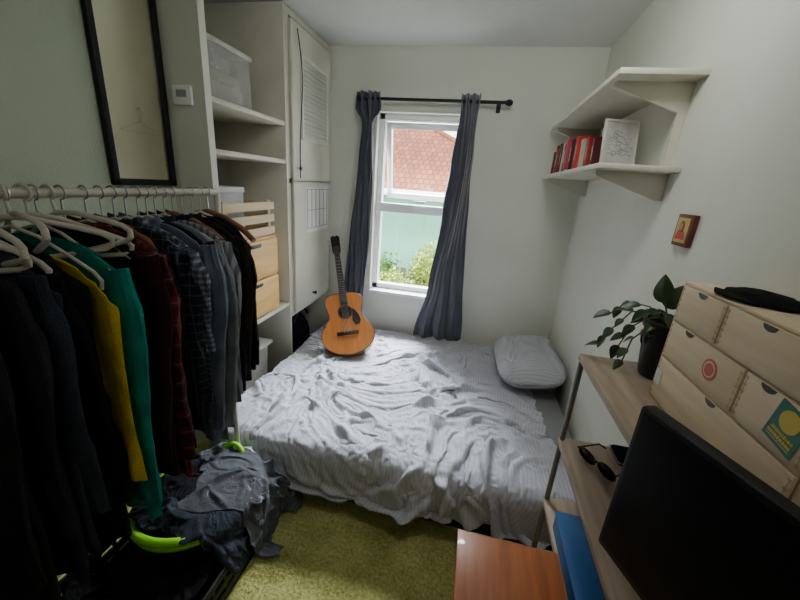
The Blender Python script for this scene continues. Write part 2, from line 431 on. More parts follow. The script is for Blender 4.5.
# ------------------------------------------------------------------ alcove shelving and cupboard
sh = thing('built_in_shelving', 'cream built-in alcove shelving beside the tall cupboard', 'shelving', (-1.5, 1.89, 0))
for z, d in ((1.865, 0), (1.645, 0.0), (.69, 0), ):
    MB().bb(XA+.005, XF-.005-d, 1.565, 2.205, z-.025, z, .003).build('shelf', W['creamwood'], sh)
MB().bb(XA+.005, XF, 2.205, 2.225, .005, ZC-.005, .002).build('side_panel', W['creamwood'], sh)
cb = thing('built_in_cupboard', 'tall cream painted cupboard with louvred door beside the window wall', 'cupboard', (-1.5, 2.55, .57))
c0, c1 = 2.228, YB-.01
body = MB(); body.bb(XA+.005, XF-.002, c0, c1, .57, .60, .003); body.bb(XA+.005, XF-.002, c0, c1, 2.44, ZC-.005); body.bb(XA+.005, XA+.02, c0, c1, .57, 2.45)
body.bb(XF-.03, XF, c0, c0+.04, .57, ZC-.005, .003); body.bb(XF-.03, XF, c1-.03, c1, .57, ZC-.005, .003); body.bb(XF-.03, XF, c0, c1, 1.505, 1.535)
body.build('body', W['creamwood'], cb)
def door(z0, z1, lo, hi):
    d = MB(); a, b = c0+.03, c1-.02; X0, X1 = XF+.001, XF+.022
    d.bb(X0, X1, a, b, z0, z1, .004)
    ob = d.build('door', W['creamwood'], cb)
    if lo is not None:
        l = MB(); p, q = a+.13, b-.10
        l.bb(X1-.001, X1+.012, p-.02, p, lo, hi, .002); l.bb(X1-.001, X1+.012, q, q+.02, lo, hi, .002)
        l.bb(X1-.001, X1+.012, p-.02, q+.02, lo-.02, lo, .002); l.bb(X1-.001, X1+.012, p-.02, q+.02, hi, hi+.02, .002)
        n = int((hi-lo)/.028)
        for i in range(n):
            z = lo+(i+.5)*(hi-lo)/n
            l.box((X1+.004, (p+q)/2, z), (.004, q-p, .03), 0, Matrix.Rotation(R(-28), 4, 'Y'))
        l.build('louvre_panel', W['whitewood'], ob)
    return ob
d1 = door(1.525, 2.42, 1.80, 2.25)
d2 = door(.61, 1.515, None, None)
MB().lathe([(.001, .0), (.008, 0), (.007, .012), (.013, .02), (.012, .03), (.001, .034)], 16, Matrix.Translation((XF+.022, c0+.10, 1.60)) @ Matrix.Rotation(PI/2, 4, 'Y')).build('knob', W['chrome'], d1)
MB().lathe([(.001, .0), (.008, 0), (.007, .012), (.014, .02), (.013, .03), (.001, .034)], 16, Matrix.Translation((XF+.022, c0+.30, .68)) @ Matrix.Rotation(PI/2, 4, 'Y')).build('knob', W['black'], d2)
pt = thing('wall_planner', 'white planner sheet ruled with dark columns pinned on the cupboard door', 'planner', (XF+.024, 2.6, 1.2))
MB().bb(XF+.0225, XF+.025, 2.42, 2.80, 1.16, 1.48).build('sheet', W['paper'], pt)
g = MB()
for i in range(6):
    y = 2.44+i*.068; g.bb(XF+.025, XF+.0262, y, y+.007, 1.19, 1.47)
for z in (1.19, 1.32, 1.465): g.bb(XF+.025, XF+.0262, 2.44, 2.785, z, z+.004)
g.build('ruled_lines', W['darksteel'], pt)
pts = [(XF+.04+.01*math.sin(i*.5), c0+.07+.05*math.sin(i/14*PI), 2.38-i*.06) for i in range(15)]
solo('hanging_cord', MB().tube(pts, .003, 6), W['black'], 'thin dark cord hanging down the upper cupboard door', 'cord')

# items in alcove
bx = thing('storage_box', 'translucent plastic storage box with lid on the top alcove shelf', 'storage box', (-1.45, 1.75, 1.866))
b = MB(); bh = 2.09
b.bb(-1.68, -1.245, 1.585, 1.90, 1.867, 1.872, .001)
b.bb(-1.249, -1.245, 1.585, 1.90, 1.872, bh); b.bb(-1.68, -1.676, 1.585, 1.90, 1.872, bh); b.bb(-1.676, -1.249, 1.585, 1.589, 1.872, bh); b.bb(-1.676, -1.249, 1.896, 1.90, 1.872, bh)
b.build('tub', W['translucent'], bx)
MB().bb(-1.69, -1.235, 1.575, 1.91, bh, bh+.022, .008).build('lid', W['clear'], bx)
solo('folded_blanket', MB().box((-1.46, 1.742, 1.915), (.38, .28, .075), .03, seg=4).box((-1.46, 1.742, 1.975), (.37, .27, .05), .02, seg=4), mat('beige_blanket_cloth', (.40, .33, .24), .95, .2, 10, .4, 150), 'beige folded blanket inside the translucent storage box', 'blanket')
solo('folded_towel', MB().box((-1.45, 1.71, 2.035), (.34, .20, .06), .025, seg=4), mat('grey_towel_cloth', (.30, .31, .33), .95, .2, 10, .4, 150), 'grey folded towel on the blanket in the translucent box', 'towel')
du = thing('drawer_unit', 'small two-drawer pine unit standing on the alcove shelf under the slatted crate', 'drawers', (-1.4, 1.83, .691))
MB().bb(-1.62, -1.245, 1.585, 2.09, .692, 1.185, .004).build('body', W['pine'], du)
for z in (.705, .945):
    dd = MB().bb(-1.245, -1.225, 1.60, 2.075, z, z+.225, .005).build('drawer', W['pine'], du)
    MB().box((-1.224, 1.84, z+.2), (.004, .10, .022), .0015).build('finger_slot_shade', W['ebony'], dd)  # dark slab imitates the shade of a cut slot
cr = thing('slatted_crate', 'pale wooden slatted crate on top of the pine drawers', 'crate', (-1.4, 1.83, 1.186))
x0, x1, ya, yb_ = -1.58, -1.232, 1.59, 2.06
for i in range(3):
    z = 1.198+i*.074
    MB().bb(x1-.014, x1, ya, yb_, z, z+.046, .003).build('front_slat', W['crate'], cr)
    MB().bb(x0, x0+.012, ya, yb_, z, z+.046, .002).build('rear_slat', W['crate'], cr)
    for y in (ya+.006, yb_-.018): MB().bb(x0+.012, x1-.014, y, y+.012, z, z+.046, .002).build('end_slat', W['crate'], cr)
for x in (x0+.013, x1-.040):
    for y in (ya+.02, yb_-.046): MB().bb(x, x+.025, y, y+.026, 1.187, 1.40, .002).build('corner_post', W['crate'], cr)
MB().bb(x0+.01, x1-.015, ya+.01, yb_-.01, 1.187, 1.196).build('base_board', W['crate'], cr)
ib = thing('cardboard_box', 'small grey-white box standing up inside the slatted crate', 'box', (-1.4, 1.75, 1.197))
MB().bb(-1.50, -1.30, 1.63, 1.86, 1.197, 1.455, .004).build('carton', mat('grey_card', (.45, .46, .47), .7), ib)
MB().bb(-1.505, -1.295, 1.625, 1.865, 1.44, 1.47, .003).build('lid', mat('white_card', (.6, .6, .6), .7), ib)
tb = thing('plastic_tub', 'translucent grey tub under the lowest alcove shelf', 'tub', (-1.45, 1.9, 0))
MB().lathe([(.16, .005), (.19, .02), (.21, .42), (.225, .43)], 4, Matrix.Translation((-1.45, 1.88, 0)) @ Matrix.Rotation(PI/4, 4, 'Z'), True).build('bin', W['clear'], tb)
MB().bb(-1.62, -1.275, 1.71, 2.06, .43, .455, .01).build('lid', W['clear'], tb)
bag = thing('black_bag', 'black fabric bag slumped in the gap under the cupboard', 'bag', (-1.45, 2.5, 0))
bg = MB().grid(lambda u, v: (lambda a, p: (-1.45+(.19+.02*noise.noise(Vector((a*2, p*3, 1))))*math.cos(a)*math.sin(p)**.5, 2.52+(.24)*math.sin(a)*math.sin(p)**.5, .24-.235*math.cos(p)*(1+.06*math.sin(5*a))))(2*PI*u, .02+(PI-.04)*v), 40, 24, True)
bg.build('bag_body', W['blackmatte'], bag)
MB().tube([(-1.30, 2.40+.24*i/12, .45+.09*math.sin(PI*i/12)) for i in range(13)], .009, 8).build('strap', W['black'], bag)

# thermostat
th = thing('thermostat', 'small white thermostat on the narrow wall strip beside the mirror', 'thermostat', (-1.325, 1.51, 1.85))
MB().box((-1.325, 1.512, 1.85), (.095, .016, .078), .006).build('case', W['upvc'], th)
MB().box((-1.325, 1.5035, 1.857), (.05, .002, .028), .0008).build('display', mat('lcd_grey', (.22, .25, .22), .3), th)
# mirror
mr = thing('wall_mirror', 'tall mirror in a black frame hung on the wall behind the clothes rail', 'mirror', (XL+.02, 1.36, 1.47))
ma, mb_, mz0, mz1 = 1.205, 1.512, 1.465, 2.44
f = MB(); f.bb(XL+.001, XL+.025, ma, ma+.026, mz0, mz1, .005); f.bb(XL+.001, XL+.025, mb_-.026, mb_, mz0, mz1, .005)
f.bb(XL+.001, XL+.025, ma, mb_, mz0, mz0+.026, .005); f.bb(XL+.001, XL+.025, ma, mb_, mz1-.026, mz1, .005)
f.build('frame', W['black'], mr)
MB().bb(XL+.002, XL+.012, ma+.02, mb_-.02, mz0+.02, mz1-.02).build('mirror_glass', W['mirror'], mr)
wh = thing('hanger_reflection', 'thin pale wire shape standing in for a hanger reflected in the mirror', 'hanger', (XL+.03, 1.36, 1.72))  # wire model added to imitate a hanger's reflection in the glass
hx_, hy_, hz_ = XL+.022, 1.365, 1.72
wm = MB(); wm.tube([(hx_, hy_-.10, hz_-.045), (hx_, hy_, hz_), (hx_, hy_+.10, hz_-.045)], .0014, 6, True)
wm.tube([(hx_, hy_, hz_), (hx_, hy_, hz_+.02)]+[(hx_, hy_+.012*math.cos(a), hz_+.032+.012*math.sin(a)) for a in [R(q) for q in (-90, -45, 0, 45, 90, 135, 170)]], .0014, 6)
wm.build('wire', W['hangerwhite'], wh)
MB().box((XL+.018, hy_, hz_+.044), (.010, .010, .010), .002).build('added_hook', W['hangerwhite'], wh)  # made-up hook holding the wire shape of the reflected hanger

# ------------------------------------------------------------------ clothes rail, hangers and garments
RX, RZ = -1.0, 1.47
RE = 1.262
rl = thing('clothes_rail', 'white freestanding clothes rail packed with hanging clothes', 'clothes rail', (RX, .75, 0))
MB().tube([(RX, -.05, RZ), (RX, RE, RZ)], .0115, 14).build('top_rail', W['hangerwhite'], rl)
for y in (-.05, RE):
    MB().tube([(RX, y, .04), (RX, y, RZ)], .0115, 12).build('upright', W['hangerwhite'], rl)
    MB().tube([(RX-.20, y, .028), (RX+.22, y, .028)], .0125, 12).build('foot', W['hangerwhite'], rl)
MB().tube([(RX-.14, -.05, .30), (RX-.14, .66, .30)], .009, 12).build('lower_bar', W['hangerwhite'], rl)

def hanger(y, label, w=.42, kind='white', rz=0, group=None, tilt=0, fat=.0065, up=0, flat=1):
    t_ = thing('clothes_hanger', label, 'hanger', (RX, y, RZ), group)
    t_.rotation_euler = (0, tilt, rz)
    z1 = -.075+up
    hk = [(0, 0, z1), (0, 0, -.036)]+[(.017*math.cos(a), 0, .001+.017*math.sin(a)) for a in [R(x) for x in (-88, -60, -30, 0, 30, 60, 90, 120, 150, 180, 200)]]
    MB().tube(hk, .0022 if not up else .0036, 8).build('hook', W['chrome'] if not up else W['hangerwhite'], t_, rel=False)
    h = w/2
    if kind == 'wood':
        arm = [(-h, 0, -.155), (-h*.75, 0, -.118), (-h*.4, 0, -.088), (0, 0, -.07), (h*.4, 0, -.088), (h*.75, 0, -.118), (h, 0, -.155)]
        MB().tube(arm, [.010, .011, .010, .010, .010, .011, .010], 10).build('arms', W['hangerwood'], t_, rel=False)
    else:
        z = lambda q: -.07+up+(q+.07)*flat
        lp = [(0, 0, z(-.07)), (h*.3, 0, z(-.085)), (h*.7, 0, z(-.125)), (h*.92, 0, z(-.150)), (h, 0, z(-.168)), (h*.98, 0, z(-.186)), (h*.90, 0, z(-.194)), (h*.5, 0, z(-.196)), (-h*.5, 0, z(-.196)), (-h*.90, 0, z(-.194)), (-h*.98, 0, z(-.186)), (-h, 0, z(-.168)), (-h*.92, 0, z(-.150)), (-h*.7, 0, z(-.125)), (-h*.3, 0, z(-.085))]
        MB().tube(lp, fat, 10, closed=True).build('arms', W['hangerwhite'], t_, rel=False)
    return t_

def garment(name, y, label, cat, m, w=.44, L_=.80, th_=.028, sleeve=.55, slr=.046, seed=1, rz=0, neck=.06, collar=None, flare=0, drop=0, cm_=None, tilt=0):
    t_ = thing(name, label, cat, (RX, y, RZ-drop)); t_.rotation_euler = (0, tilt, rz)
    rnd = random.Random(seed); ph = rnd.random()*6; k1 = 2*PI/(.08+.06*rnd.random()); h = w/2
    if th_ > .008: slr *= 1.12
    NR, NS = 56, 88; z0 = -.082; zs = -.180
    def fn(u, v):
        a = 2*PI*u
        if v < .2:
            k = v/.2; hw = neck+(h-neck)*(k**.75); z = z0+(zs-z0)*(k**1.5); d = .008+(th_-.008)*k**.7
        else:
            k = (v-.2)/.8; hw = h-.008*math.sin(k*PI)-.02*k+flare*k; z = zs+(-L_-zs)*k; d = th_*(1-.25*k)
        kk = max(0, (v-.12)/.88)
        c = math.cos(a); s_ = math.sin(a); s2 = math.copysign(abs(s_)**.7, s_)
        x = hw*math.copysign(abs(c)**.95, c)
        yy = d*s2+ .016*kk**.7*math.sin(k1*x+ph+1.0*kk)*(.6+.4*math.sin(9*x+seed)) + .014*noise.noise(Vector((x*7, z*2.2, seed)))
        yy += min(1, v*5)*(.012*(ridged((x*15+.5*z, z*.9, seed), 2)-.3))
        x += .008*kk*noise.noise(Vector((z*4, c*2, seed+9)))
        z += .012*math.sin(11*x+ph)*kk
        return (x, yy, z)
    MB().grid(fn, NS, NR, True).build('body', m, t_, rel=False, ang=80)
    if sleeve:
        for sg in (-1, 1):
            s_ = MB(); s1_, s2_ = rnd.uniform(-.015, .015), rnd.uniform(-.5, .5)
            tw = rnd.uniform(-.5, .5)
            def sf_(u, v, sg=sg):
                a = 2*PI*u; z = -.158-sleeve*v
                cx = sg*(h-.044+.028*min(1, v*4)+.010*math.sin(v*3+ph+s2_)-.022*v); cy = -.006+.014*math.sin(v*3.5+ph+sg)+s1_*v
                rx = slr*(.60+.40*min(1, v*8))*(1-.30*v); ry = rx*.34
                wr = 1+.07*ridged((math.cos(a)*1.6+seed, v*4, seed+sg), 2)
                px, py = rx*wr*math.cos(a), ry*wr*math.sin(a)+.010*(ridged((math.cos(a)*2.2+seed, v*1.2, sg), 2)-.4)
                an = tw*v
                zz = z+(.02 if v == 0 else 0)+.010*math.cos(a)*math.sin(v*5+seed)
                return (cx+px*math.cos(an)-py*math.sin(an), cy+px*math.sin(an)+py*math.cos(an), zz)
            s_.grid(sf_, 28, 44, True); n0 = 44*28
            s_.f.append([n0+i for i in range(28)]); s_.f.append([i for i in range(28)][::-1])
            s_.build('sleeve', cm_ or m, t_, rel=False, ang=80)
    if collar is not None:
        c_ = MB()
        c_.grid(lambda u, v: ((neck+.008+.012*v)*math.cos(2*PI*u), (.014+.012*v)*math.sin(2*PI*u), -.062-.045*v-.012*abs(math.sin(2*PI*u))), 28, 4, True)
        c_.build('collar', collar, t_, rel=False, ang=80, solid=.003)
    return t_

F = {}
def fab(n, c, **k): F[n] = mat(n+'_cloth', c, .95, .25, 14, .5, 260, spec=.15, **k); return F[n]
fab('black', (.009, .009, .010)); fab('charcoal', (.014, .015, .018)); fab('navy', (.010, .013, .026)); fab('mustard', (.62, .46, .02)); fab('teal', (.004, .22, .185))
fab('maroon', (.022, .007, .009)); fab('grey', (.16, .165, .175)); fab('denim', (.12, .15, .21)); fab('lightgrey', (.20, .22, .25)); fab('brown', (.022, .015, .014)); fab('slate', (.028, .034, .05)); fab('pale', (.22, .24, .28))
F['plaid'] = checks('red_plaid_cloth', (.14, .010, .014), (.014, .006, .010), (.014, .006, .010), 17, 17, .5, .5, (.18, .09, .09))
F['gingham'] = checks('navy_check_cloth', (.25, .28, .35), (.008, .010, .03), (.008, .010, .03), 55, 55, .55, .55)
F['darkcheck'] = checks('dark_check_cloth', (.012, .015, .028), (.10, .11, .14), (.10, .11, .14), 34, 34, .12, .12)
F['stripe'] = checks('white_stripe_cloth', (.28, .29, .32), (.015, .02, .04), None, 48, 0, .5)
GR = [
 (.36, 'coat', 'black coat nearest the camera at the end of the rail', 'coat', F['black'], dict(w=.47, L_=.90, th_=.030, sleeve=.62, seed=3, rz=.06)),
 (.455, 'jacket', 'charcoal padded jacket hanging in front of the black fleece', 'jacket', F['charcoal'], dict(w=.44, L_=.88, th_=.030, sleeve=.58, slr=.052, seed=4, rz=-.05)),
 (.50, 'cardigan', 'dark slate cardigan between the charcoal jacket and the black fleece', 'cardigan', F['slate'], dict(w=.43, L_=.84, th_=.020, sleeve=.58, slr=.048, seed=25, rz=.02)),
 (.545, 'fleece', 'broad black fleece hanging just before the yellow shirt', 'fleece', F['black'], dict(w=.43, L_=.88, th_=.028, sleeve=.60, slr=.044, seed=5, rz=.04)),
 (.600, 'shirt', 'mustard yellow shirt squeezed between black fleece and teal cardigan', 'shirt', F['mustard'], dict(w=.52, L_=.66, th_=.006, sleeve=0, seed=6, drop=.045, flare=.02)),
 (.655, 'cardigan', 'bright teal long-sleeved cardigan', 'cardigan', F['teal'], dict(w=.485, L_=.86, th_=.016, sleeve=.66, slr=.044, seed=7, rz=-.05, drop=.015)),
 (.71, 'jumper', 'dark maroon jumper beside the teal cardigan', 'jumper', F['maroon'], dict(w=.49, L_=.80, th_=.020, sleeve=.58, slr=.05, seed=8, rz=.02)),
 (.765, 'plaid_shirt', 'red and black plaid flannel shirt', 'shirt', F['plaid'], dict(w=.49, L_=.84, th_=.022, sleeve=.62, seed=9, collar=F['plaid'], rz=-.03, slr=.058)),
 (.805, 'jacket', 'plain black jacket behind the red plaid shirt', 'jacket', F['black'], dict(w=.45, L_=.78, th_=.016, sleeve=.52, slr=.042, seed=10, collar=F['black'])),
 (.84, 'checked_shirt', 'dark check shirt with thin pale lines', 'shirt', F['darkcheck'], dict(w=.47, L_=.74, th_=.013, sleeve=.48, seed=11, rz=.03, collar=F['darkcheck'])),
 (.875, 'gingham_shirt', 'navy and white small gingham check shirt', 'shirt', F['gingham'], dict(w=.495, L_=.66, th_=.015, sleeve=.30, slr=.058, seed=12, rz=-.05, collar=F['gingham'])),
 (.915, 'denim_shirt', 'pale blue-grey denim shirt', 'shirt', F['denim'], dict(w=.49, L_=.84, th_=.014, sleeve=.62, slr=.048, seed=13, collar=F['denim'], rz=.03)),
 (.945, 'blouse', 'dark navy top between the denim and the grey shirt', 'top', F['navy'], dict(w=.45, L_=.74, th_=.012, sleeve=.46, slr=.038, seed=14)),
 (.975, 'shirt', 'light grey shirt next to the striped shirt', 'shirt', F['lightgrey'], dict(w=.485, L_=.84, th_=.014, sleeve=.64, slr=.046, seed=15, rz=-.03, collar=F['slate'])),
 (1.01, 'striped_shirt', 'white shirt with narrow navy vertical stripes', 'shirt', F['stripe'], dict(w=.48, L_=.74, th_=.012, sleeve=.56, slr=.042, seed=16, rz=.03, collar=F['navy'])),
 (1.045, 'jacket', 'dark navy jacket near the far end of the rail', 'jacket', F['navy'], dict(w=.465, L_=.72, th_=.018, sleeve=.50, seed=17, collar=F['navy'])),
 (1.085, 'jacket', 'dark brown jacket with collar near the brown wooden hanger', 'jacket', F['brown'], dict(w=.465, L_=.70, th_=.018, sleeve=.50, seed=18, rz=.03, collar=F['brown'])),
 (1.13, 'jumper', 'black jumper at the far end of the rail', 'jumper', F['black'], dict(w=.45, L_=.68, th_=.018, sleeve=.48, seed=19, rz=-.03)),
 (1.17, 'waistcoat', 'dark navy waistcoat hanging last before the rail upright', 'waistcoat', F['navy'], dict(w=.38, L_=.62, th_=.016, sleeve=0, seed=29, rz=.02)),
]
for i, (y, nm, lab, cat, m, kw) in enumerate(GR):
    garment(nm, y, lab, cat, m, **kw)
    wd = i in (8, 15)
    hanger(y, ('wooden' if wd else 'white plastic')+' hanger carrying the '+lab.split(' nearest')[0].split(' hanging')[0].split(' squeezed')[0].split(' next')[0][:60], kw['w']-.08,
           'wood' if wd else 'white', kw.get('rz', 0), fat=.004)
for y, rz, tl, wd in ((.415, .50, -.10, .37), (.455, -.55, -.34, .37), (.49, .25, .06, .38), (.525, -.20, -.22, .38), (.565, .65, -.16, .37), (.60, -.35, -.36, .37), (.635, .45, -.06, .38), (.685, .05, -.28, .36)):
    hanger(y, 'empty white plastic hanger among the near clothes on the rail', wd, 'white', rz, 'empty white hangers on the rail', tl, fat=.0062, up=.024, flat=.8)
hanger(1.21, 'empty dark brown wooden hanger at the far end of the rail', .44, 'wood', -.2)

# ------------------------------------------------------------------ black crate, lime basket, laundry
bc = thing('black_crate', 'long low black slatted crate on the carpet under the clothes', 'crate', (-.98, .82, 0))
ca, cb_, cya, cyb, ch = -1.24, -.735, .36, 1.24, .155
MB().bb(ca, cb_, cya, cyb, .004, .016, .002).build('base', W['black'], bc)
side = MB()
for x in (ca, cb_-.01):
    for k in range(3): side.bb(x, x+.01, cya, cyb, .02+k*.050, .050+k*.050, .002)
    for k in range(15): yy = cya+.01+k*(cyb-cya-.03)/14; side.bb(x+.001, x+.009, yy, yy+.012, .01, ch)
for y in (cya, cyb-.01):
    for k in range(3): side.bb(ca, cb_, y, y+.01, .02+k*.050, .050+k*.050, .002)
side.build('slatted_sides', W['black'], bc)
rim = MB(); rim.tube([(ca, cya, ch), (cb_, cya, ch), (cb_, cyb, ch), (ca, cyb, ch)], .008, 8, True); rim.build('rim', W['black'], bc)
bk = thing('laundry_basket', 'lime green flexible laundry tub stuffed with clothes', 'laundry basket', (BX, BY, .018))
SX, SY = .215, .235
MB().lathe([(.001, .02), (.72, .02), (.76, .03), (.97, .235), (1.0, .24), (1.0, .23), (.78, .022)], 48, Matrix.Translation((BX, BY, 0)) @ Matrix.Diagonal((SX, SY, 1, 1))).build('tub', mat('blackish_green_plastic', (.012, .022, .008), .6, spec=.2), bk)
rp = []
for i in range(64):
    a = 2*PI*i/64; rp.append((BX+SX*math.cos(a), BY+SY*math.sin(a), .242))
MB().tube(rp, .013, 10, True).build('rim', W['lime'], bk)
for a0, a1, hh_, fat_ in ((R(246), R(318), .034, .016), (R(74), R(106), .060, .012)):
    pts = []
    for i in range(17):
        k = i/16; a = a0+(a1-a0)*k; pts.append((BX+(SX+.012*math.sin(PI*k))*math.cos(a), BY+(SY+.008*math.sin(PI*k))*math.sin(a), .246+hh_*math.sin(PI*k)**.6))
    MB().tube(pts, fat_, 10).build('handle', W['lime'], bk)
def heap(cx, cy, cz, sx, sy, h, seed, amp=.03, rot=0):
    def fn(u, v):
        a = 2*PI*u; r = v
        rr = r*(1+.06*math.sin(3*a+seed))
        x = sx*rr*math.cos(a); y = sy*rr*math.sin(a)
        wv = noise.noise_vector(Vector((x*6, y*6, seed)))*.6
        z = h*(1-r**2.4)+amp*(ridged((x*8+seed+wv.x, y*8+wv.y, seed), 2)-.5)*(1-r**6*.5)
        return (cx+x, cy+y, cz+z)
    return MB().grid(fn, 72, 36, True)
g1 = mat('grey_trouser_cloth', (.095, .10, .115), .95, .25, 12, .4, 200, spec=.15); g2 = mat('blue_grey_denim', (.038, .045, .062), .95, .25, 12, .4, 200, spec=.15)
solo('crumpled_clothing', heap(BX, BY, .20, .185, .205, .05, 2, .035), F['charcoal'], 'dark crumpled clothes packed down inside the lime tub', 'clothing', solid=.004)
finish(cl1, 'grey_trousers', g1, 'faded grey trousers spilling over the edge of the black crate', 'trousers', lpost)
finish(cl2, 'grey_jeans', g2, 'dark blue-grey jeans flopped over the lime tub beside the trousers', 'jeans', lpost)
finish(cl5, 'slate_jumper', F['charcoal'], 'charcoal jumper heaped on the back of the laundry pile', 'jumper', lpost)
finish(cl3, 'pale_shirt', mat('pale_grey_shirt_cloth', (.24, .25, .27), .95, .2, 12, .4, 200, spec=.15), 'small crumpled pale grey shirt on top of the laundry pile', 'shirt', lpost)
finish(cl4, 'crumpled_jumper', F['black'], 'black crumpled jumper in the near end of the black crate', 'clothing')

# ------------------------------------------------------------------ bed
BXa, BXb, BYa, BYb = -1.20, .685, 1.30, 2.865
bd = thing('bed', 'low double bed with black base filling the end of the room', 'bed', (-.25, 2.08, 0))
MB().bb(BXa, BXb, BYa+.005, BYb, .03, .17, .01).build('base', W['bedbase'], bd)
for x in (BXa+.08, BXb-.08):
    for y in (BYa+.1, BYb-.1): MB().lathe([(.02, .0), (.025, .03)], 14, Matrix.Translation((x, y, 0)), True, True).build('leg', W['black'], bd)
MB().bb(BXa, BXb, BYa, BYb, .172, .300, .04).build('mattress', W['sheet'], bd)
def soft_pillow(cx, cy, zb, sx, sy, h, seed, rz, slope, amp):
    M = Matrix.Translation((cx, cy, 0)) @ Matrix.Rotation(rz, 4, 'Z')
    def sq(c): return math.copysign(abs(c)**.50, c)
    m = MB()
    for sg in (1, -1):
        def fn(u, v, sg=sg):
            a = 2*PI*u; r = v
            x = sx/2*sq(math.cos(a))*r; y = sy/2*sq(math.sin(a))*r
            e = max(0, 1-r**3.2)**.55
            wv = noise.noise_vector(Vector((x*5, y*4, seed)))*.9
            z = sg*h/2*e
            if sg > 0:
                z += e*(amp*(ridged((x*6+seed+wv.x, y*4+wv.y, seed), 2)-.5)+.03*noise.noise(Vector((x*5, y*4, seed))))
                z += .006*(1-e)*math.sin(a*22)*r
            else: z = max(z, -h*.30)
            z = zb+h*.32+z+slope*max(0, x+sx*.2)
            p = M @ Vector((x, y, z)); p.x = min(p.x, .694); return p
        m.grid(fn, 120, 40, True)
    return m
solo('pillow', soft_pillow(.478, 2.415, .362, .43, .70, .19, 4, .04, .16, .030), W['pillow'], 'plump grey striped pillow at the wall end of the bed', 'pillow', ang=120)
solo('pillow', soft_pillow(.515, 2.47, .322, .32, .60, .045, 9, .02, 0, .004), W['sheet'], 'flat lower pillow beneath the plump striped pillow', 'pillow', ang=120)

# ------------------------------------------------------------------ guitar
gb = Vector((-.745, 2.19, .365)); gt = Vector((-1.115, 2.78, 1.06))
zl = (gt-gb).normalized(); f_ = (Vector((0, 0, 1.55))-gb); f_ = (f_-zl*f_.dot(zl)).normalized(); yl = -f_; xl = yl.cross(zl)
gu = thing('acoustic_guitar', 'honey-coloured acoustic guitar leaning on the bed beside the cupboard', 'guitar', gb)
gu.rotation_mode = 'QUATERNION'; gu.rotation_quaternion = Matrix((xl, yl, zl)).transposed().to_quaternion()
half = [(0, .0), (.045, .006), (.10, .022), (.15, .055), (.182, .10), (.192, .15), (.180, .205), (.148, .25), (.124, .29), (.121, .33), (.134, .38), (.142, .42), (.132, .46), (.10, .486), (.06, .495), (.028, .497)]
def smooth_outline(h):
    pts = h+[(-a, b) for a, b in h[::-1][:-1]]
    n = len(pts); out = []
    for i in range(n):
        p0, p1, p2, p3 = [Vector(pts[(i+k) % n]) for k in (-1, 0, 1, 2)]
        for t_ in (0, .25, .5, .75):
            q = .5*((2*p1)+(-p0+p2)*t_+(2*p0-5*p1+4*p2-p3)*t_*t_+(-p0+3*p1-3*p2+p3)*t_**3); out.append((q.x, q.y))
    return out
ol = smooth_outline(half)
MB().prism(ol, .0, .10).build('body', W['mahog'], gu, rel=False)
MB().prism([(a*.985, .003+b*.99) for a, b in ol], -.004, .0).build('soundboard', W['spruce'], gu, rel=False)
bi = MB(); bi.tube([(a, -.001, b) for a, b in ol], .0028, 6, True); bi.build('binding', W['ebony'], gu, rel=False)
def disc(cx, cz, r, y, th_=.001, n=32): return MB().prism([(cx+r*math.cos(2*PI*i/n), cz+r*math.sin(2*PI*i/n)) for i in range(n)], y-th_, y)
disc(0, .335, .058, -.004).build('rosette', W['mahog'], gu, rel=False)
disc(0, .335, .049, -.0052).build('sound_hole_shade', W['ebony'], gu, rel=False)  # flat dark disc stands for the shade inside the hole
pg = [(.055, .33), (.052, .36), (.075, .345), (.098, .30), (.108, .255), (.095, .225), (.065, .222), (.045, .26), (.05, .295)]
MB().prism(pg, -.0065, -.004).build('pickguard', W['ebony'], gu, rel=False)
MB().box((0, -.009, .165), (.16, .010, .028), .003).build('bridge', W['ebony'], gu, rel=False)
MB().prism([(-.027, .48), (.027, .48), (.022, .855), (-.022, .855)], -.004, .018).build('neck', W['mahog'], gu, rel=False)
MB().prism([(-.028, .395), (.028, .395), (.022, .855), (-.022, .855)], -.011, -.004).build('fretboard', W['ebony'], gu, rel=False)
fr = MB()
for i in range(1, 20):
    z = .855-.645*(1-2**(-i/12))
    if z > .40: fr.box((0, -.0115, z), (.046, .002, .002))
fr.build('frets', W['chrome'], gu, rel=False)
MB().prism([(-.022, .855), (.022, .855), (.034, .885), (.037, 1.02), (.018, 1.04), (0, 1.028), (-.018, 1.04), (-.037, 1.02), (-.034, .885)], -.006, .010).build('headstock', W['ebony'], gu, rel=False)
for i in range(6):
    sg = -1 if i < 3 else 1; z = .905+(i % 3)*.043
    MB().tube([(sg*.025, .002, z), (sg*.05, .002, z)], .003, 8).box((sg*.057, .002, z), (.014, .006, .018), .003).build('tuning_peg', W['chrome'], gu, rel=False)
for i in range(6):
    x = -.0185+i*.0074
    MB().tube([(x*1.3, -.015, .165), (x, -.0135, .857), (x*1.2, -.009, .93)], .0007, 5).build('string', W['chrome'], gu, rel=False)

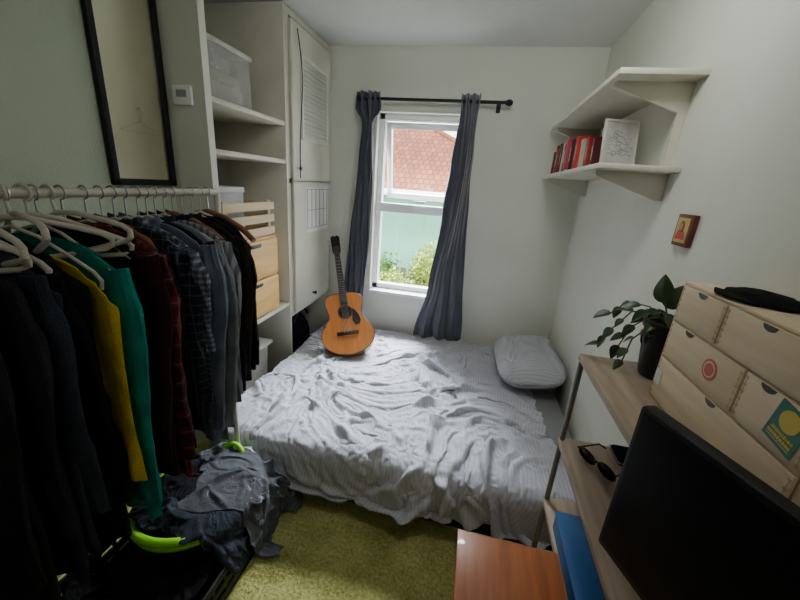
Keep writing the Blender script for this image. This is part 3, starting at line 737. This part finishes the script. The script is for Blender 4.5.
# ------------------------------------------------------------------ wall shelves on the right
SY0, SY1 = 1.545, 2.82; SXf = .42
ws = thing('wall_shelves', 'cream two-tier wall shelf with triangular wooden brackets', 'shelf', (.56, 2.1, 1.5))
for z in (1.99, 1.68):
    MB().bb(SXf, XR-.001, SY0, SY1, z-.02, z, .003).build('shelf_board', W['creamwood'], ws)
for y in (1.63, 2.70):
    b_ = MB()
    for z in (1.97, 1.66):
        b_.prism([(XR-.002, z), (SXf+.02, z), (SXf+.02, z-.02), (XR-.03, z-.10), (XR-.002, z-.10)], y, y+.02)
    b_.bb(XR-.03, XR-.001, y+.0005, y+.0195, 1.56, 1.97)
    b_.build('bracket', W['creamwood'], ws, ang=20)
bcols = {'dark red': (.16, .013, .014), 'bright red': (.55, .04, .025), 'red': (.38, .025, .02), 'black': (.012, .012, .014), 'crimson': (.40, .02, .035), 'white': (.55, .53, .48), 'orange-red': (.52, .08, .03), 'brown': (.05, .025, .018), 'maroon': (.12, .012, .018), 'grey': (.16, .15, .15)}
seq = [('maroon', .03, .14), ('dark red', .03, .175), ('black', .03, .16), ('red', .03, .15), ('black', .03, .175), ('red', .045, .165), ('dark red', .03, .15), ('white', .025, .165), ('bright red', .05, .175), ('black', .035, .15), ('crimson', .045, .17), ('black', .022, .165), ('bright red', .05, .17), ('white', .03, .155), ('red', .05, .155), ('maroon', .035, .15)]
y = 2.69; prevn = 'the far bracket'
for i, (nm, T, H) in enumerate(seq):
    lab = ('tall ' if H > .162 else 'short ')+nm+(' thick' if T >= .04 else ' thin')+' book on the lower wall shelf next to '+prevn
    prevn = 'a '+nm+' book'
    lean = 0 if i < 5 else -.05 if i < 9 else -.14
    step = T/math.cos(lean)+.004
    dep = (.085, .07, .095, .06)[i % 4]/2
    sx_ = (.448+(i % 3)*.006+dep) if i < 10 else (.446+(i-10)*.016+dep)
    bk_ = thing('book', lab, 'book', (sx_, y, 1.6812+abs(math.sin(lean))*T), 'books on the lower wall shelf')
    bk_.rotation_euler = (lean, 0, 0)
    key = 'cover_'+nm.replace('-', '_').replace(' ', '_')
    cm_ = bpy.data.materials.get(key) or mat(key, bcols[nm], .5, .06)
    cv = MB(); cv.bb(-dep, dep, -T, -T+.003, 0, H); cv.bb(-dep, dep, -.003, 0, 0, H); cv.bb(-dep-.002, -dep+.002, -T, 0, 0, H, .001)
    cv.build('cover', cm_, bk_, rel=False)
    MB().bb(-dep+.003, dep-.003, -T+.0035, -.0035, .004, H-.004).build('pages', W['paper'], bk_, rel=False)
    if i % 3 != 1: MB().bb(-dep-.0028, -dep-.002, -T*.62, -T*.38, H*.3, H*.75).build('spine_band', W['paper'] if i % 2 else W['gold'], bk_, rel=False)
    y -= step
# framed drawing
fd = thing('framed_drawing', 'small grey framed drawing standing at the near end of the lower shelf', 'picture', (.530, 1.70, 1.681))
fd.rotation_euler = (R(-10), 0, R(12))
f = MB(); fw, fh = .140, .180
f.bb(-fw/2, -fw/2+.009, -.006, .006, 0, fh, .002); f.bb(fw/2-.009, fw/2, -.006, .006, 0, fh, .002); f.bb(-fw/2, fw/2, -.006, .006, 0, .009, .002); f.bb(-fw/2, fw/2, -.006, .006, fh-.009, fh, .002)
f.build('frame', mat('pale_grey_frame', (.50, .48, .43), .5), fd, rel=False)
MB().bb(-fw/2+.008, fw/2-.008, -.001, .004, .008, fh-.008).build('paper', W['greypaper'], fd, rel=False)
ink = MB(); rn = random.Random(8)
for a in range(14):
    cx, cz, rr_ = rn.uniform(-.038, .038), rn.uniform(.05, .135), rn.uniform(.006, .016)
    ink.tube([(cx+rr_*(1+.25*math.sin(3*q))*math.cos(q), -.0012, cz+rr_*.8*math.sin(q)) for q in [2*PI*k/16 for k in range(14)]], .0008, 5)
ink.tube([(-.05+.1*k/10, -.0012, .046+.006*math.sin(k*1.7)) for k in range(11)], .0012, 5)
ink.build('ink_lines', W['pencil'], fd, rel=False)

# little icon on the wall
ic = thing('wall_icon', 'tiny painted portrait icon in a dark red frame on the right wall', 'picture', (XR-.01, 1.385, 1.41))
iy, iz, iw, ih = 1.385, 1.47, .095, .105
f = MB(); f.bb(XR-.018, XR-.001, iy-iw/2, iy+iw/2, iz-ih/2, iz+ih/2, .003); f.build('frame', W['darkred'], ic)
MB().bb(XR-.020, XR-.0175, iy-iw/2+.012, iy+iw/2-.012, iz-ih/2+.012, iz+ih/2-.012).build('gold_ground', W['gold'], ic)
def discx(x, y_, z_, ry, rz_, th_=.001, a0=0, a1=2*PI):
    n = 24; pts = [(y_+ry*math.cos(a0+(a1-a0)*i/n), z_+rz_*math.sin(a0+(a1-a0)*i/n)) for i in range(n+(a1-a0 < 6))]
    M_ = Matrix(((0, 1, 0, 0), (1, 0, 0, 0), (0, 0, 1, 0), (0, 0, 0, 1)))
    return MB().prism(pts, x-th_, x, M_)
discx(XR-.0202, iy, iz-.030, .028, .035, a0=0, a1=PI).build('robe', W['red'], ic)
discx(XR-.0215, iy, iz+.012, .014, .019).build('hair', W['mahog'], ic)
discx(XR-.0228, iy, iz+.011, .009, .013).build('face', W['skin'], ic)

# ------------------------------------------------------------------ ladder shelf unit on the right
UX0, UX1, UY0, UY1 = .40, .695, .53, 1.20
su = thing('shelving_unit', 'open wooden shelving unit with thin grey metal posts against the right wall', 'shelving unit', ((UX0+UX1)/2, .88, 0))
for z in (1.05, .71, .43, .12):
    MB().bb(UX0, UX1, UY0, UY1, z-.022, z, .004).build('shelf_board', W['shelfwood'], su)
for x in (UX0+.012, UX1-.012):
    for y in (UY0+.012, UY1-.012):
        MB().tube([(x, y, 0), (x, y, 1.0275)], .0095, 12).build('post', W['darksteel'], su)
# mini chest
CX0, CX1, CY0, CY1, CZ0 = .53, .69, .545, .992, 1.051
mc = thing('mini_chest', 'plywood mini chest of drawers on top of the shelving unit', 'chest of drawers', (.61, .8, CZ0))
rows = [(CZ0+.009, CZ0+.117), (CZ0+.125, CZ0+.217), (CZ0+.225, CZ0+.312)]
bo = MB(); bo.bb(CX0+.010, CX1, CY0+.007, CY1-.007, CZ0+.007, CZ0+.313)
bo.build('inner_case', W['mahog'], mc)
bo = MB()
bo.bb(CX0+.001, CX1, CY0, CY0+.0065, CZ0, CZ0+.32, .001); bo.bb(CX0+.001, CX1, CY1-.0065, CY1, CZ0, CZ0+.32, .001)
bo.bb(CX0+.001, CX1, CY0, CY1, CZ0, CZ0+.0065, .001); bo.bb(CX0+.001, CX1, CY0, CY1, CZ0+.3135, CZ0+.32, .001)
bo.bb(CX0+.001, CX1, CY0, CY1, CZ0+.1188, CZ0+.1232); bo.bb(CX0+.001, CX1, CY0, CY1, CZ0+.2188, CZ0+.2232)
bo.build('carcass', W['ply'], mc)
mat_joint = wood('joint_end_grain', (.50, .36, .21), .6, 1, .1)
def mdrawer(ya, yb2, r, notch):
    o = MB().bb(CX0-.004, CX0+.012, ya, yb2, r[0], r[1], .0015).build('drawer', W['ply'], mc)
    discx(CX0-.0035, notch, r[1]-.001, .017, .011, .0012, PI, 2*PI).build('finger_notch_shade', W['ebony'], o)  # flat black half-disc imitates the shade inside the cut-out
    for s_ in (ya+.005, yb2-.005):
        hx = MB(); hx.bb(CX0-.0046, CX0-.004, s_-.0005, s_+.0005, r[0]+.004, r[1]-.004)
        n_ = 6
        for q in range(n_):
            zz = r[0]+.009+q*(r[1]-r[0]-.018)/(n_-1); hx.box((CX0-.0043, s_, zz), (.0008, .007, .005))
        hx.build('finger_joint', mat_joint, o)
mid = .815
mdrawer(mid+.003, CY1-.009, rows[2], .90); mdrawer(CY0+.009, mid-.003, rows[2], .70)
mdrawer(.715, CY1-.009, rows[1], .90); mdrawer(CY0+.009, .709, rows[1], .655)
mdrawer(CY0+.009, CY1-.009, rows[0], .765)
xs = CX0-.0042
discx(xs, .800, CZ0+.172, .023, .023, .0008).build('round_sticker', mat('red_sticker', (.55, .08, .05), .5), mc)
discx(xs-.0008, .800, CZ0+.172, .018, .018, .0006).build('sticker_ring', W['ply'], mc)
discx(xs-.0014, .800, CZ0+.172, .014, .014, .0006).build('sticker_dot', bpy.data.materials['red_sticker'], mc)
MB().bb(xs-.001, xs, .950, .978, CZ0+.045, CZ0+.085).build('white_sticker', W['paper'], mc)
gy0, gy1, gz0, gz1 = .566, .628, CZ0+.138, CZ0+.211
gc_ = (gy0+gy1)/2; gzc = (gz0+gz1)/2
RT = Matrix.Translation((0, gc_, gzc)) @ Matrix.Rotation(R(10), 4, 'X') @ Matrix.Translation((0, -gc_, -gzc))
def rt(m): m.v = [RT @ v for v in m.v]; return m
rt(MB().bb(xs-.0015, xs-.0005, gy0, gy1, gz0, gz1)).build('green_sticker', mat('green_sticker', (.02, .17, .13), .5), mc)
rt(discx(xs-.0015, gc_, gzc+.012, .019, .019, .0008)).build('sticker_disc', mat('yellow_print', (.66, .50, .05), .5), mc)
tx = MB(); rn = random.Random(5)
tx.bb(xs-.0018, xs-.0015, gy0+.006, gy1-.006, gz0+.0065, gz0+.0075)
for q in range(2):
    yy = gy0+.007
    tx.bb(xs-.0018, xs-.0015, gy0+.006, gy1-.006, gz0+.011+q*.009, gz0+.0117+q*.009)
    while yy < gy1-.009:
        wl = rn.uniform(.002, .005); tx.bb(xs-.0021, xs-.0015, yy, yy+wl, gz0+.011+q*.009, gz0+.0165+q*.009); yy += wl+.0015
tx.bb(xs-.0018, xs-.0015, gc_-.0004, gc_+.0004, gz0+.0065, gz0+.021)
rt(tx).build('printed_lines', bpy.data.materials['yellow_print'], mc)
# black cap on chest
cp = thing('flat_cap', 'black flat cap lying on top of the plywood mini chest', 'cap', (.61, .86, CZ0+.321))
cz = CZ0+.321
MB().grid(lambda u, v: (.61+.060*math.cos(2*PI*u)*math.sin(max(.001, v*PI/2))*(1+.05*math.sin(4*PI*u)), .855+.085*math.sin(2*PI*u)*math.sin(max(.001, v*PI/2)), cz+.002+.015*math.cos(v*PI/2)**.8+.003*noise.noise(Vector((u*6, v*4, 1)))), 40, 14, True).build('crown', W['blackmatte'], cp)
br_ = MB(); br_.grid(lambda u, v: (.555-.030*math.sin(PI*u)*v, .78+.14*u, cz+.005+.003*math.sin(PI*u)-.002*v), 20, 5); br_.build('brim', W['blackmatte'], cp, solid=.004)

# plant
PX, PY, PZ = .600, 1.110, 1.051
pp = thing('potted_plant', 'trailing leafy plant in a black pot at the end of the shelving unit', 'plant', (PX, PY, PZ))
MB().lathe([(.001, .001), (.050, .001), (.054, .02), (.068, .15), (.073, .152), (.073, .175), (.065, .175), (.062, .155), (.001, .15)], 32, Matrix.Translation((PX, PY, PZ))).build('pot', W['pot'], pp)
MB().lathe([(.001, .160), (.062, .157)], 24, Matrix.Translation((PX, PY, PZ))).build('soil', W['soil'], pp)
def leaf_mb(base, d, up, ln, wd):
    d = Vector(d).normalized(); up = Vector(up); s_ = d.cross(up).normalized(); up = s_.cross(d)
    def fn(u, v):
        w_ = wd*math.sin(PI*min(1, v**.75))**.8*(1-.15*v); x = (u-.5)*2
        return Vector(base)+d*ln*v+s_*w_*x*.5+up*(abs(x)*w_*.18-.22*ln*v*v)
    return MB().grid(fn, 6, 12)
rnd = random.Random(11)
zz0 = PZ+.16
vines = [[(PX, PY, zz0), (PX-.04, PY+.02, PZ+.20), (PX-.10, PY+.04, PZ+.18), (PX-.14, PY+.05, PZ+.11), (PX-.16, PY+.05, PZ+.05)],
         [(PX, PY, zz0), (PX-.03, PY+.05, PZ+.18), (PX-.07, PY+.08, PZ+.12), (PX-.09, PY+.09, PZ+.04)],
         [(PX-.02, PY-.02, zz0), (PX-.06, PY-.02, PZ+.17), (PX-.10, PY-.01, PZ+.11), (PX-.11, PY-.01, PZ+.03)],
         [(PX-.01, PY+.01, zz0), (PX-.02, PY+.015, PZ+.20), (PX-.03, PY+.02, PZ+.225)],
         [(PX-.01, PY+.01, zz0), (PX-.05, PY+.05, PZ+.20), (PX-.10, PY+.08, PZ+.20), (PX-.14, PY+.09, PZ+.15)]]
for vi, vn in enumerate(vines):
    MB().tube(vn, .0022, 6).build('stem', W['stem'], pp)
    P = [Vector(q) for q in vn]
    for i in range(1, len(P)):
        for rep in range(2):
            p = P[i-1].lerp(P[i], .4+.5*rep); dr = (P[i]-P[i-1]).normalized()
            d = dr*.5+Vector((rnd.uniform(-.8, .3), rnd.uniform(-.6, .5), rnd.uniform(-.9, .25)))
            ln = rnd.uniform(.034, .056); up_ = (rnd.uniform(-.3, .1), -.3, 1)
            if vi == 3 and i == 2: d = Vector((-.25, .1, 1)) if rep else Vector((.3, -.2, .9)); ln = .085; up_ = (-.6, -.8, .1)
            leaf_mb(p, d, up_, ln, ln*.66).build('leaf', W['leaf'], pp, ang=180)

# things on the middle and lower shelves
sg_ = thing('sunglasses', 'black sunglasses lying on the middle shelf of the unit', 'sunglasses', (.47, 1.03, .711))
lensm = mat('smoked_lens', (.03, .03, .032), .12, 0)
GM = Matrix.Translation((.475, 1.045, 0)) @ Matrix.Rotation(R(35), 4, 'Z') @ Matrix.Translation((-.475, -1.05, 0))
def gm(m): m.v = [GM @ v for v in m.v]; return m
for sx in (-1, 1):
    cx = .475; cy = 1.05+sx*.036
    lp = [(cx+.010*(1-math.sin(a)), cy+.030*math.cos(a), .740+.026*math.sin(a)) for a in [2*PI*i/24 for i in range(24)]]
    gm(MB().tube(lp, .0032, 8, True)).build('rim', W['black'], sg_)
    gm(MB().add(lp, [list(range(24))])).build('lens', lensm, sg_, solid=.0015)
    gm(MB().tube([(cx, 1.05+sx*.067, .752), (cx+.10, 1.05+sx*.063, .742), (cx+.135, 1.05+sx*.058, .718)], .0028, 8)).build('temple', W['black'], sg_)
gm(MB().tube([(.480, 1.043, .750), (.476, 1.05, .753), (.480, 1.057, .750)], .0030, 8)).build('nose_bridge', W['black'], sg_)
gc = thing('glasses_case', 'black soft case on the middle shelf behind the sunglasses', 'case', (.62, 1.14, .711))
MB().box((.625, 1.135, .726), (.12, .09, .028), .013, seg=4).build('case_body', W['blackmatte'], gc)
MB().box((.625, 1.135, .728), (.123, .093, .003), .001).build('zip', W['darksteel'], gc)
bf = thing('box_file', 'bright blue box file lying on the low shelf of the unit', 'box file', (.48, .88, .431))
MB().bb(.408, .535, .66, 1.06, .432, .497, .004).build('box', W['blue'], bf)
MB().bb(.404, .538, .657, 1.063, .497, .503, .002).build('lid', W['blue'], bf)
wbk = thing('paper_stack', 'stack of loose papers beside the blue box file', 'papers', (.61, .88, .431))
for q in range(5): MB().box((.615, .90, .438+q*.011), (.13, .29, .010), .001, Matrix.Rotation(R(-3+2*q % 5), 4, 'Z')).build('sheaf', W['paper'], wbk)

# ------------------------------------------------------------------ monitor and desk
dk = thing('desk', 'dark wooden desk beside the shelving unit carrying the monitor', 'desk', (.45, .1, 0))
MB().bb(.20, .69, -.75, .49, .725, .75, .004).build('desktop', W['desk'], dk)
for x in (.23, .66):
    for y in (-.72, .46): MB().bb(x-.02, x+.02, y-.02, y+.02, 0, .725, .004).build('leg', W['desk'], dk)
mn = thing('monitor', 'large black flat computer monitor facing the room beside the shelving unit', 'monitor', (.446, .368, .751))
ang = math.atan2(.926, -.38)
mn.rotation_euler = (0, 0, ang)
mw, mh = .56, .325; mz = .135
MB().box((0, -.002, mz+mh/2), (mw, .03, mh), .006).build('casing', W['black'], mn, rel=False)
MB().box((0, .0135, mz+mh/2+.004), (mw-.02, .003, mh-.026), .001).build('screen', W['screen'], mn, rel=False)
MB().tube([(0, -.03, .01), (0, -.03, mz+.12)], .022, 14).box((0, -.022, mz+.12), (.10, .03, .09), .006).build('stand', W['black'], mn, rel=False)
MB().box((0, -.01, .0065), (.24, .13, .011), .004).build('foot', W['black'], mn, rel=False)

# stool
st = thing('wooden_stool', 'reddish-brown wooden stool with flat top on the carpet', 'stool', (.24, .72, 0))
MB().bb(.075, .385, .52, .905, .475, .50, .005).build('seat', W['stool'], st)
ap = MB()
ap.bb(.095, .365, .87, .885, .41, .475, .002); ap.bb(.095, .365, .54, .555, .41, .475, .002); ap.bb(.095, .11, .54, .885, .41, .475, .002); ap.bb(.35, .365, .54, .885, .41, .475, .002)
ap.build('apron', W['stool'], st)
for x in (.11, .35):
    for y in (.555, .87): MB().lathe([(.014, 0), (.020, .44)], 4, Matrix.Translation((x, y, 0)) @ Matrix.Rotation(PI/4, 4, 'Z'), True, True).build('leg', W['stool'], st)

# ------------------------------------------------------------------ carpet pile (visible part)
rnd = random.Random(2); cp_ = MB()
for i in range(20000):
    x = rnd.uniform(-.72, .40); y = rnd.uniform(.35, 1.33)
    a = rnd.random()*6.28; h_ = rnd.uniform(.002, .0045); lx = rnd.uniform(-.005, .005); ly = rnd.uniform(-.005, .005)
    n_ = len(cp_.v); ca_, sa = math.cos(a)*.0024, math.sin(a)*.0024
    cp_.v += [Vector((x-ca_, y-sa, 0)), Vector((x+ca_, y+sa, 0)), Vector((x+lx, y+ly, h_))]; cp_.f.append([n_, n_+1, n_+2])
solo('carpet_pile', cp_, W['carpet'], 'short olive green carpet pile on the open floor', 'carpet', kind='stuff', smooth=False)

# ------------------------------------------------------------------ outside
struct('ground_outside', MB().bb(-9, 6, 3.2, 18, -1.35, -1.25), W['ground'])
hs_ = thing('neighbour_house', 'mint green house with an orange tiled roof seen through the window', 'house', (-1.5, 9, -1.25))
MB().bb(-5, 1.0, 7.4, 11, -1.25, 1.45).build('wall', W['glasswall'], hs_)
rf = MB(); e0, e1 = 7.1, 11.5
vs = [(-5.3, e0, 1.42), (1.5, e0, 1.42), (1.5, e1, 1.42), (-5.3, e1, 1.42), (-3.2, 9.3, 2.86), (-1.30, 9.3, 2.86)]
rf.add(vs, [[0, 1, 5, 4], [1, 2, 5], [2, 3, 4, 5], [3, 0, 4], [0, 3, 2, 1]]); rf.build('roof', W['tile'], hs_, smooth=False)
MB().bb(-5.3, 1.5, e0-.08, e0, 1.33, 1.45, .01).build('gutter', W['upvc'], hs_)
MB().tube([(-1.30, 9.3, 2.88), (1.5, e0, 1.45)], .05, 8).build('hip_ridge', W['tile'], hs_)
fc = thing('garden_fence', 'brown garden fence beyond the bushes outside the window', 'fence', (-1.6, 6.6, -1.25))
fm = MB()
for i in range(24): fm.bb(-4+i*.15, -4+i*.15+.12, 6.6, 6.62, -1.25, .02)
fm.bb(-4, -.4, 6.62, 6.66, -.2, -.12)
fm.build('fence_boards', mat('weathered_fence', (.14, .12, .09), .8), fc)
def bush(x, y, z, r, h_, seed, m, lab):
    t_ = thing('garden_bush', lab, 'bush', (x, y, -1.25), 'bushes outside the window')
    rn = random.Random(seed); b_ = MB()
    for i in range(4200):
        a = rn.random()*6.28; q = rn.random()**.35; e = rn.uniform(-1, 1)
        q *= 1+.25*noise.noise(Vector((math.cos(a)*2, math.sin(a)*2, e*2+seed)))
        p = Vector((x+r*q*math.cos(a)*math.sqrt(1-e*e), y+r*q*math.sin(a)*math.sqrt(1-e*e), z+h_*e*q))
        d = Vector((rn.uniform(-1, 1), rn.uniform(-1, 1), rn.uniform(-.3, 1))).normalized(); s_ = d.cross(Vector((rn.random(), rn.random(), 1))).normalized(); l = rn.uniform(.04, .08)
        n_ = len(b_.v); b_.v += [p, p+d*l*.5+s_*l*.3, p+d*l, p+d*l*.5-s_*l*.3]; b_.f.append([n_, n_+1, n_+2, n_+3])
    b_.build('foliage', m, t_, smooth=False)
    MB().tube([(x, y, -1.25), (x+.03, y, z)], .04, 8).build('trunk', W['desk'], t_)
bush(-1.60, 5.9, -.20, .46, .58, 1, W['bushleaf'], 'green bush outside at the left edge of the window')
bush(-1.10, 4.85, -.18, .44, .54, 2, W['bushleaf2'], 'yellow-green bush in the middle of the garden')
bush(-.58, 5.8, .06, .46, .62, 3, W['bushleaf2'], 'yellow-green bush outside nearest the long curtain')
bush(-2.60, 5.8, -.2, .46, .5, 4, W['bushleaf'], 'green bush by the garden fence')

# ------------------------------------------------------------------ light
w = bpy.data.worlds.new('overcast_sky'); bpy.context.scene.world = w; w.use_nodes = True
bgn = w.node_tree.nodes['Background']
tc = w.node_tree.nodes.new('ShaderNodeTexCoord'); sp = w.node_tree.nodes.new('ShaderNodeSeparateXYZ'); rp_ = w.node_tree.nodes.new('ShaderNodeValToRGB')
w.node_tree.links.new(tc.outputs['Generated'], sp.inputs[0]); w.node_tree.links.new(sp.outputs['Z'], rp_.inputs[0]); w.node_tree.links.new(rp_.outputs[0], bgn.inputs[0])
rp_.color_ramp.elements[0].color = (.95, .96, .98, 1); rp_.color_ramp.elements[1].color = (.80, .88, 1, 1)
bgn.inputs[1].default_value = 8
def area(name, loc, target, sx, sy, power, col=(1, 1, 1)):
    l = bpy.data.lights.new(name, 'AREA'); l.shape = 'RECTANGLE'; l.size = sx; l.size_y = sy; l.energy = power; l.color = col
    o = bpy.data.objects.new(name, l); C.objects.link(o); o.location = loc
    o.rotation_euler = (Vector(target)-Vector(loc)).to_track_quat('-Z', 'Y').to_euler(); return o
area('sky_boost', (-.45, 5.6, 4.4), (-.35, 2.2, .8), 3.0, 1.6, 2800, (.88, .95, 1))  # unseen area lamp added to boost the skylight through the window
area('back_fill', (.15, 1.2, 2.42), (.10, 2.7, 1.1), .5, .4, 9.5, (.98, 1, .97))  # invented fill lamp brightening the bed end of the room
area('room_fill', (.1, -.6, 2.38), (.35, 1.6, .9), .8, .8, 4, (1, .96, .88))  # weak fill lamp added behind the camera for the near furniture
